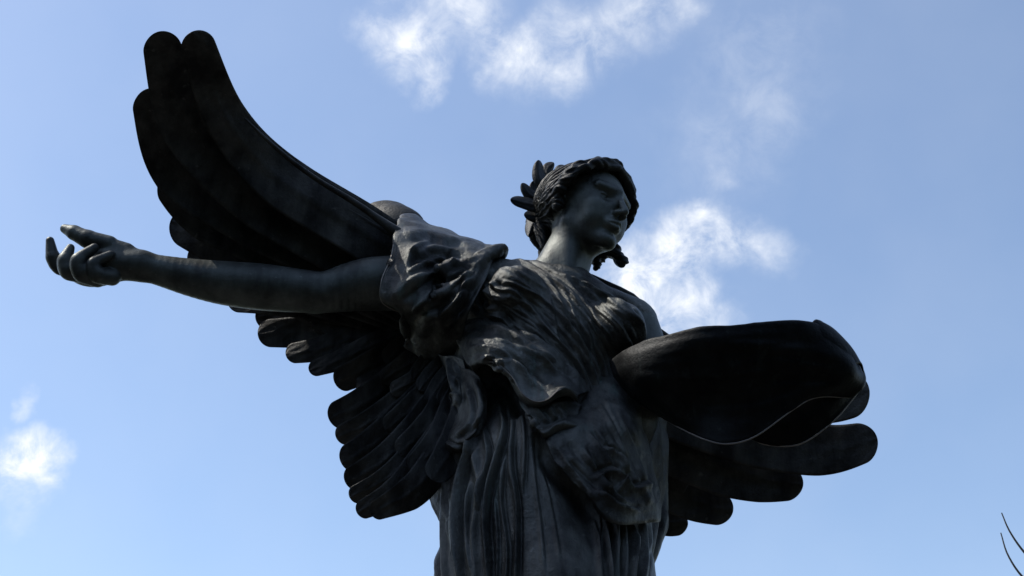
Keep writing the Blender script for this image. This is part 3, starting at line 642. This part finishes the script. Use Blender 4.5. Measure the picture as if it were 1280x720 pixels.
# ---- mantle: overfold, ruffles and hanging panel
MS = fan([(585, 430), (620, 438), (660, 460), (700, 482)], [(600, 452), (640, 462), (665, 485), (690, 492)], 4, 4, .010, seed=31, trim=.2)
MS += [([(590, 428), (640, 442), (690, 468), (716, 483)], 4.5, .013), ([(598, 410), (650, 428), (700, 456), (728, 478)], 4.5, .015), ([(590, 440), (622, 447), (655, 472), (680, 487)], 4, .011), ([(610, 400), (660, 412), (712, 446)], 4, .011), ([(660, 470), (676, 486), (694, 484)], 4, .01)]
MS += fan([(620, 400), (660, 425), (700, 455), (722, 480)], [(590, 420), (640, 440), (690, 470), (712, 486)], 4, 4, .010, seed=32, trim=.2)
mantle = loft('mantle', [
    [(560, 405, .0), (610, 395, -.09), (650, 410, -.12), (690, 430, -.12), (720, 455, -.11), (745, 480, -.08)],
    [(570, 425, -.06), (610, 420, -.17), (650, 436, -.205), (690, 456, -.195), (715, 472, -.185), (738, 488, -.14)],
    [(578, 445, -.13), (608, 440, -.25), (640, 458, -.27), (668, 482, -.27), (700, 482, -.26), (726, 492, -.21)],
    [(585, 457, -.20), (602, 451, -.27), (620, 453, -.30), (640, 470, -.31), (652, 490, -.31), (668, 501, -.31), (684, 499, -.32), (698, 488, -.31), (710, 486, -.28), (722, 497, -.23)],
    [(592, 466, -.17), (604, 458, -.23), (620, 461, -.26), (636, 478, -.27), (649, 500, -.27), (666, 510, -.27), (684, 506, -.27), (698, 496, -.26), (712, 495, -.24), (724, 506, -.2)]],
    M_cloth, angel, 110, 70, .012, S + MS, rough=.006, seed=2)
loft('ruffle', [
    [(648, 490, -.23), (665, 500, -.25), (690, 502, -.24), (712, 500, -.21), (728, 505, -.19)],
    [(650, 505, -.26), (662, 512, -.27), (682, 518, -.26), (704, 515, -.22), (724, 514, -.2)],
    [(656, 516, -.27), (668, 528, -.29), (684, 532, -.26), (706, 526, -.22), (728, 524, -.2)],
    [(664, 524, -.28), (676, 540, -.31), (684, 538, -.31), (696, 530, -.29), (712, 530, -.26), (730, 536, -.21)],
    [(668, 532, -.25), (678, 548, -.28), (688, 545, -.28), (698, 538, -.26), (714, 538, -.23), (730, 544, -.19)]],
    M_cloth, mantle, 60, 50, .012, fan([(652, 500), (668, 520), (680, 535)], [(700, 500), (708, 515), (716, 530)], 3, 5, .010, seed=33), rough=.008, seed=3)
PS = [([(742, 600), (765, 590), (790, 612), (815, 604)], 5, .014), ([(752, 560), (775, 572), (785, 590)], 4, .014), ([(728, 560), (745, 590), (770, 622), (790, 632)], 5, .016), ([(745, 612), (770, 632), (800, 640)], 4, .014), ([(770, 585), (780, 600), (772, 615)], 3.5, .012, 'round')]
PS += fan([(690, 540), (720, 575), (760, 610), (790, 640)], [(690, 570), (715, 600), (740, 625), (760, 645)], 4, 5, .012, seed=34, trim=.2)
PS += fan([(715, 520), (750, 570), (780, 610), (815, 640)], [(770, 490), (790, 540), (808, 590), (822, 640)], 6, 4, .010, seed=35, trim=.2)
loft('panel', [
    [(690, 510, -.12), (720, 490, -.11), (750, 470, -.09), (775, 460, -.05), (795, 458, .0)],
    [(682, 545, -.27), (715, 540, -.25), (748, 530, -.22), (780, 520, -.17), (804, 515, -.06)],
    [(692, 575, -.29), (724, 570, -.27), (755, 565, -.24), (790, 560, -.18), (812, 560, -.07)],
    [(716, 602, -.29), (742, 605, -.28), (765, 605, -.25), (798, 602, -.19), (820, 605, -.08)],
    [(736, 622, -.28), (750, 636, -.29), (772, 645, -.26), (800, 645, -.2), (826, 642, -.08)],
    [(740, 634, -.26), (752, 648, -.27), (774, 656, -.25), (800, 655, -.19), (826, 652, -.07)]],
    M_cloth, mantle, 100, 110, .012, PS, rough=.012, seed=4)
loft('train', [
    [(790, 470, .10), (808, 470, .12), (820, 472, .16), (830, 476, .22)],
    [(788, 540, .06), (810, 545, .08), (824, 550, .16), (836, 556, .26)],
    [(786, 600, .04), (808, 605, .06), (822, 612, .16), (836, 618, .26)],
    [(784, 640, .02), (804, 648, .04), (820, 650, .14), (836, 652, .22)],
    [(780, 690, .02), (796, 695, .04), (812, 694, .10), (826, 688, .18)],
    [(778, 735, .02), (790, 738, .04), (800, 736, .10), (812, 728, .18)],
    [(778, 800, .04), (788, 802, .06), (796, 802, .12), (806, 800, .18)]],
    M_cloth, mantle, 50, 90, .02, fan([(795, 480), (795, 560), (792, 640), (785, 760)], [(836, 480), (846, 560), (836, 640), (806, 760)], 5, 4, .012, seed=61, trim=.1), rough=.008, seed=12)
# ---- cloth streaming at her right side
RS = [([(558, 446), (568, 472), (572, 500), (562, 524)], 2.6, .012), ([(566, 450), (574, 470), (576, 492), (572, 515)], 2.4, .010), ([(570, 470), (582, 482)], 2.4, .008), ([(566, 492), (580, 498)], 2.4, .007), ([(560, 456), (564, 480), (566, 506)], 2, .008)]
FS = [([(592, 468), (600, 495), (600, 522), (580, 545)], 3.5, .012), ([(582, 478), (590, 505), (588, 530), (566, 548)], 3.5, .011), ([(598, 510), (596, 535), (575, 558)], 3, .009), ([(556, 552), (572, 560), (590, 556)], 3, .008)]
RS += fan([(556, 440), (566, 470), (568, 500), (556, 525)], [(572, 445), (580, 475), (580, 505), (572, 525)], 3, 3.2, .010, seed=41, trim=.15)
loft('streamer', [
    [(545, 440, .06), (556, 445, -.02), (568, 445, -.08), (580, 450, -.12)],
    [(556, 462, .04), (564, 464, -.05), (574, 466, -.1), (584, 466, -.13)],
    [(563, 488, .02), (570, 489, -.08), (578, 488, -.11), (588, 486, -.12)],
    [(564, 508, .01), (571, 509, -.1), (580, 508, -.13), (592, 506, -.12)],
    [(556, 528, .02), (565, 530, -.09), (578, 530, -.13), (594, 528, -.13)],
    [(548, 542, .05), (558, 546, -.06), (572, 548, -.11), (590, 546, -.13)]],
    M_cloth, mantle, 60, 110, .012, RS, rough=.008, seed=5, bead=.004)
loft('fold', [
    [(574, 460, -.1), (588, 462, -.16), (598, 470, -.19), (604, 480, -.17)],
    [(578, 490, -.12), (592, 494, -.19), (602, 500, -.22), (609, 508, -.18)],
    [(574, 515, -.12), (588, 520, -.20), (600, 526, -.23), (608, 532, -.18)],
    [(560, 530, -.08), (572, 540, -.18), (588, 548, -.22), (600, 552, -.16)],
    [(548, 540, -.02), (556, 552, -.14), (568, 560, -.19), (582, 566, -.14)],
    [(542, 548, .02), (546, 562, -.08), (556, 572, -.13), (568, 574, -.1)]],
    M_cloth, mantle, 60, 90, .012, FS, rough=.008, seed=6, bead=.004)
loft('flap', [
    [(562, 529, .0), (572, 535, -.04), (586, 545, -.06), (600, 556, -.05)],
    [(545, 536, -.02), (556, 548, -.02), (572, 560, -.05), (592, 575, -.1)],
    [(530, 556, -.04), (540, 568, .0), (560, 582, -.05), (586, 600, -.12)],
    [(522, 578, -.04), (532, 588, .0), (550, 604, -.05), (576, 625, -.12)],
    [(526, 597, -.03), (534, 606, .0), (548, 620, -.05), (570, 645, -.12)],
    [(536, 607, .0), (540, 625, -.0), (550, 650, -.06), (566, 675, -.12)]],
    M_cloth, mantle, 50, 60, .012, None, rough=.012, seed=7, bead=.005)
hem_highlight([(562, 529, .0), (545, 536, -.02), (530, 556, -.04), (522, 578, -.04), (526, 597, -.03), (536, 607, .0)], .003, mantle)
hem_highlight([(600, 453, -.27), (620, 454, -.30), (640, 471, -.312), (652, 491, -.312), (668, 501.5, -.312), (684, 499.5, -.322), (698, 488, -.312), (710, 486, -.282)], .0022, mantle)
#@@BASIN
# ============================================================ basin
BS = fan([(775, 446), (850, 424), (930, 416), (1010, 414)], [(800, 500), (880, 520), (950, 515), (1040, 480)], 8, 6, .0022, seed=55, trim=.15) + [([(850, 425), (930, 430), (1010, 440), (1050, 450)], 9, .006, 'round'), ([(960, 452), (1000, 455), (1040, 462)], 6, .006, 'round'), ([(950, 474), (1000, 474), (1050, 478)], 6, -.006, 'round')]
basin = loft('basin', [
    [(764, 452, -.18), (790, 440, -.30), (850, 424, -.44), (920, 414, -.50), (1000, 414, -.46), (1040, 432, -.38), (1066, 456, -.30)],
    [(762, 453, -.20), (790, 433, -.33), (850, 414, -.50), (920, 406, -.56), (1005, 402, -.52), (1050, 420, -.41), (1078, 458, -.32)],
    [(766, 470, -.22), (795, 455, -.36), (855, 438, -.49), (930, 430, -.54), (1010, 428, -.50), (1060, 445, -.44), (1082, 470, -.33)],
    [(780, 490, -.22), (810, 480, -.36), (865, 470, -.44), (930, 462, -.49), (1010, 455, -.46), (1060, 465, -.43), (1082, 478, -.33)],
    [(800, 507, -.21), (830, 506, -.32), (880, 506, -.36), (935, 502, -.41), (1000, 478, -.42), (1045, 479, -.41), (1078, 486, -.33)],
    [(825, 521, -.20), (850, 535, -.27), (880, 549, -.33), (910, 555, -.36), (945, 545, -.37), (990, 513, -.38), (1020, 497, -.37), (1065, 497, -.32)]],
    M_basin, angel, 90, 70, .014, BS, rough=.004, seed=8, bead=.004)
loft('far_lip', [
    [(900, 470, -.2), (950, 460, -.22), (1000, 455, -.25), (1050, 455, -.26), (1076, 462, -.26)],
    [(905, 510, -.24), (950, 500, -.28), (1000, 485, -.32), (1050, 476, -.33), (1081, 472, -.29)],
    [(915, 530, -.23), (955, 532, -.28), (1005, 520, -.32), (1045, 498, -.33), (1080, 482, -.29)],
    [(925, 541, -.20), (960, 556, -.24), (1000, 555, -.27), (1040, 528, -.29), (1068, 496, -.28), (1082, 478, -.27)]],
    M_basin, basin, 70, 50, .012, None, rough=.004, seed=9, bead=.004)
loft('back_wall', [
    [(764, 456, -.16), (850, 440, -.10), (950, 432, -.08), (1040, 446, -.14), (1072, 462, -.24)],
    [(780, 480, -.14), (860, 480, -.08), (950, 480, -.06), (1030, 480, -.12), (1072, 475, -.22)],
    [(825, 518, -.18), (880, 535, -.2), (940, 540, -.2), (1020, 520, -.22), (1068, 492, -.26)]],
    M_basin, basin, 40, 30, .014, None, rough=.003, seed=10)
loft('rim_curl', [[(1008, 412, -.49), (1014, 404, -.50), (1020, 399, -.49), (1027, 402, -.46), (1032, 408, -.43)], [(1024, 424, -.49), (1030, 414, -.49), (1037, 409, -.47), (1044, 412, -.44), (1048, 420, -.41)], [(1044, 440, -.46), (1052, 432, -.455), (1060, 430, -.43), (1066, 436, -.40), (1068, 446, -.38)], [(1062, 462, -.42), (1069, 456, -.41), (1075, 454, -.39), (1079, 458, -.37), (1080, 466, -.35)]],
    M_basin, basin, 20, 30, .014, None, bead=.002)
def rim_highlight(name, line, r, parent):  # thin pale tube: the bright light line painted along a basin lip
    V, Q = tube([P(*q) for q in line], [r * .5] + [r] * (len(line) - 2) + [r * .5], 90, 8); return mesh_obj(name, V, Q, M_highlight, parent)
rim_highlight('rim_highlight', [(825, 521, -.20), (850, 535, -.27), (880, 549, -.33), (910, 555, -.36), (945, 545, -.37), (990, 513, -.38), (1020, 497, -.37), (1065, 497, -.32)], .0032, basin)
rim_highlight('rim_highlight', [(940, 549, -.22), (960, 556, -.24), (1000, 555, -.27), (1040, 528, -.29), (1068, 496, -.28), (1082, 478, -.27)], .0032, basin)
#@@TREE
# ============================================================ bare tree off to the right, two twigs reach into view
bk = bpy.data.materials.new('bark'); bk.use_nodes = True; t = bk.node_tree; b = t.nodes['Principled BSDF']
g1 = t.nodes.new('ShaderNodeTexNoise'); g1.inputs['Scale'].default_value = 30; rp = t.nodes.new('ShaderNodeValToRGB'); rp.color_ramp.elements[0].color = (.03, .027, .025, 1); rp.color_ramp.elements[1].color = (.09, .08, .07, 1)
t.links.new(g1.outputs['Fac'], rp.inputs['Fac']); t.links.new(rp.outputs[0], b.inputs['Base Color']); b.inputs['Roughness'].default_value = .9
tree = bpy.data.objects.new('bare_tree', None); link(tree); tag(tree, 'leafless tree whose two thin twigs rise at the lower right edge', 'tree')
TY = 9.0; tw = [P(1252, 641, TY), P(1262, 664, TY), P(1280, 690, TY), P(1310, 722, TY), P(1350, 770, TY)]; tw2 = [P(1251, 666, TY), P(1260, 694, TY), P(1280, 723, TY), P(1315, 750, TY), P(1350, 790, TY)]
bx = P(1480, 700, TY)[0]
trunk_pts = [(bx, TY, 0), (bx + .1, TY + .1, 2), (bx - .05, TY, 4), (bx + .2, TY + .1, 6.2), (bx + .5, TY, 8.4)]
V, Q = tube(trunk_pts, [.24, .19, .15, .08, .02], 40, 10); mesh_obj('trunk', V, Q, bk, tree)
j1 = np.array([bx, TY, 4.0]); 
for tp in (tw, tw2):
    pts = [j1, (j1 + tp[-1]) / 2 + np.array([0, 0, .15])] + tp[::-1]
    V, Q = tube(pts, [.05, .03, .02, .016, .012, .009, .006][:len(pts)], 40, 8); mesh_obj('branch', V, Q, bk, tree)
r = random.Random(9)
def grow(p, d, ln, rad, lev):
    """one bough and its twigs as tapered tubes in a single mesh"""
    n = 6; pts = [p]
    for k in range(n):
        d = d + np.array([r.uniform(-.22, .22), r.uniform(-.22, .22), r.uniform(-.02, .16)]); d = d / np.linalg.norm(d); pts.append(pts[-1] + d * ln / n)
    V, Q = tube(pts, np.linspace(rad, rad * .25, n + 1), 16, 6); Vs = [V]; Qs = [Q]
    if lev:
        for k in range(2, n + 1):
            for _ in range(2 if lev > 1 else 1):
                a = r.uniform(0, 6.28); side = np.cross(d, [math.cos(a), math.sin(a), .3]); dd = d * .8 + side * r.uniform(.4, .9); dd /= np.linalg.norm(dd)
                if dd[0] < -.15: dd[0] = abs(dd[0])
                v, q = grow(pts[k], dd, ln * r.uniform(.35, .55), rad * .42, lev - 1); Qs.append(q + sum(len(x) for x in Vs)); Vs.append(v)
    return np.vstack(Vs), np.vstack(Qs)
for i in range(15):
    z0 = 3.0 + 5.2 * (i + .5) / 15; a = i * 2.4
    p0 = np.array([bx + .02 * z0, TY, z0]); d = np.array([abs(math.cos(a)) * .9 + .1, math.sin(a), .7])
    V, Q = grow(p0, d / np.linalg.norm(d), r.uniform(1.7, 2.4) * (1.15 - (z0 - 3) / 8), .045, 2); mesh_obj('branch', V, Q, bk, tree)

# ============================================================ unseen evergreens added round the near side to shade what looks down or outwards
lf = bpy.data.materials.new('needles'); lf.use_nodes = True; t = lf.node_tree; b = t.nodes['Principled BSDF']
g1 = t.nodes.new('ShaderNodeTexNoise'); g1.inputs['Scale'].default_value = 2.5; rp = t.nodes.new('ShaderNodeValToRGB'); rp.color_ramp.elements[0].color = (.012, .022, .010, 1); rp.color_ramp.elements[1].color = (.04, .06, .025, 1)
t.links.new(g1.outputs['Fac'], rp.inputs['Fac']); t.links.new(rp.outputs[0], b.inputs['Base Color']); b.inputs['Roughness'].default_value = .8
rg = np.random.RandomState(4)
def crown_mesh(n=9000, H=12.5, R0=3.3):
    z = .9 + (H - .9) * (1 - np.sqrt(rg.rand(n))) ** .85; a = rg.rand(n) * 6.283
    tier = 1 + .22 * np.sin(z * 5.2) + .12 * np.sin(3 * a + z)
    rr_ = R0 * (1 - (z - .9) / (H - .7)) * tier * (.35 + .65 * np.sqrt(rg.rand(n)))
    c = np.stack([rr_ * np.cos(a), rr_ * np.sin(a), z], 1)
    u = np.stack([np.cos(a), np.sin(a), -.35 + .2 * rg.randn(n)], 1); u /= np.linalg.norm(u, axis=1, keepdims=True)
    v = np.cross(u, rg.randn(n, 3)); v /= np.linalg.norm(v, axis=1, keepdims=True)
    L = (.30 + .3 * rg.rand(n))[:, None]; W = (.10 + .12 * rg.rand(n))[:, None]
    V = np.stack([c - v * W * .6, c + u * L * .5 - v * W, c + u * L, c + u * L * .5 + v * W], 1).reshape(-1, 3)
    return V, np.arange(4 * n).reshape(-1, 4)
first = None
for k in range(11):
    an = math.radians(-172 + 164 * k / 10) ; rad = 15.5 + 1.6 * ((k * 7) % 3 - 1)
    px_, py_ = CX + rad * math.cos(an), rad * math.sin(an) + .5
    e = bpy.data.objects.new('added_shade_tree', None); e.location = (px_, py_, 0); e.rotation_euler = (0, 0, k * 1.7); sc_ = 1 + .1 * math.sin(k * 2.3); e.scale = (sc_, sc_, sc_); link(e)
    tag(e, 'unseen dense dark evergreen tree added beyond the paving to shade the bronze', 'tree', 'unseen evergreen trees added on the near side to shade the statue')
    if first is None:
        tv, tq = tube([(0, 0, -.05), (.03, 0, 3), (0, .03, 7), (0, 0, 12.2)], [.26, .2, .12, .02], 20, 10)
        first = (mesh_obj('trunk', tv, tq, bk, e), mesh_obj('crown', *crown_mesh(), lf, e, smooth=False))
    else:
        for o in first: c = o.copy(); c.parent = e; COL.objects.link(c)
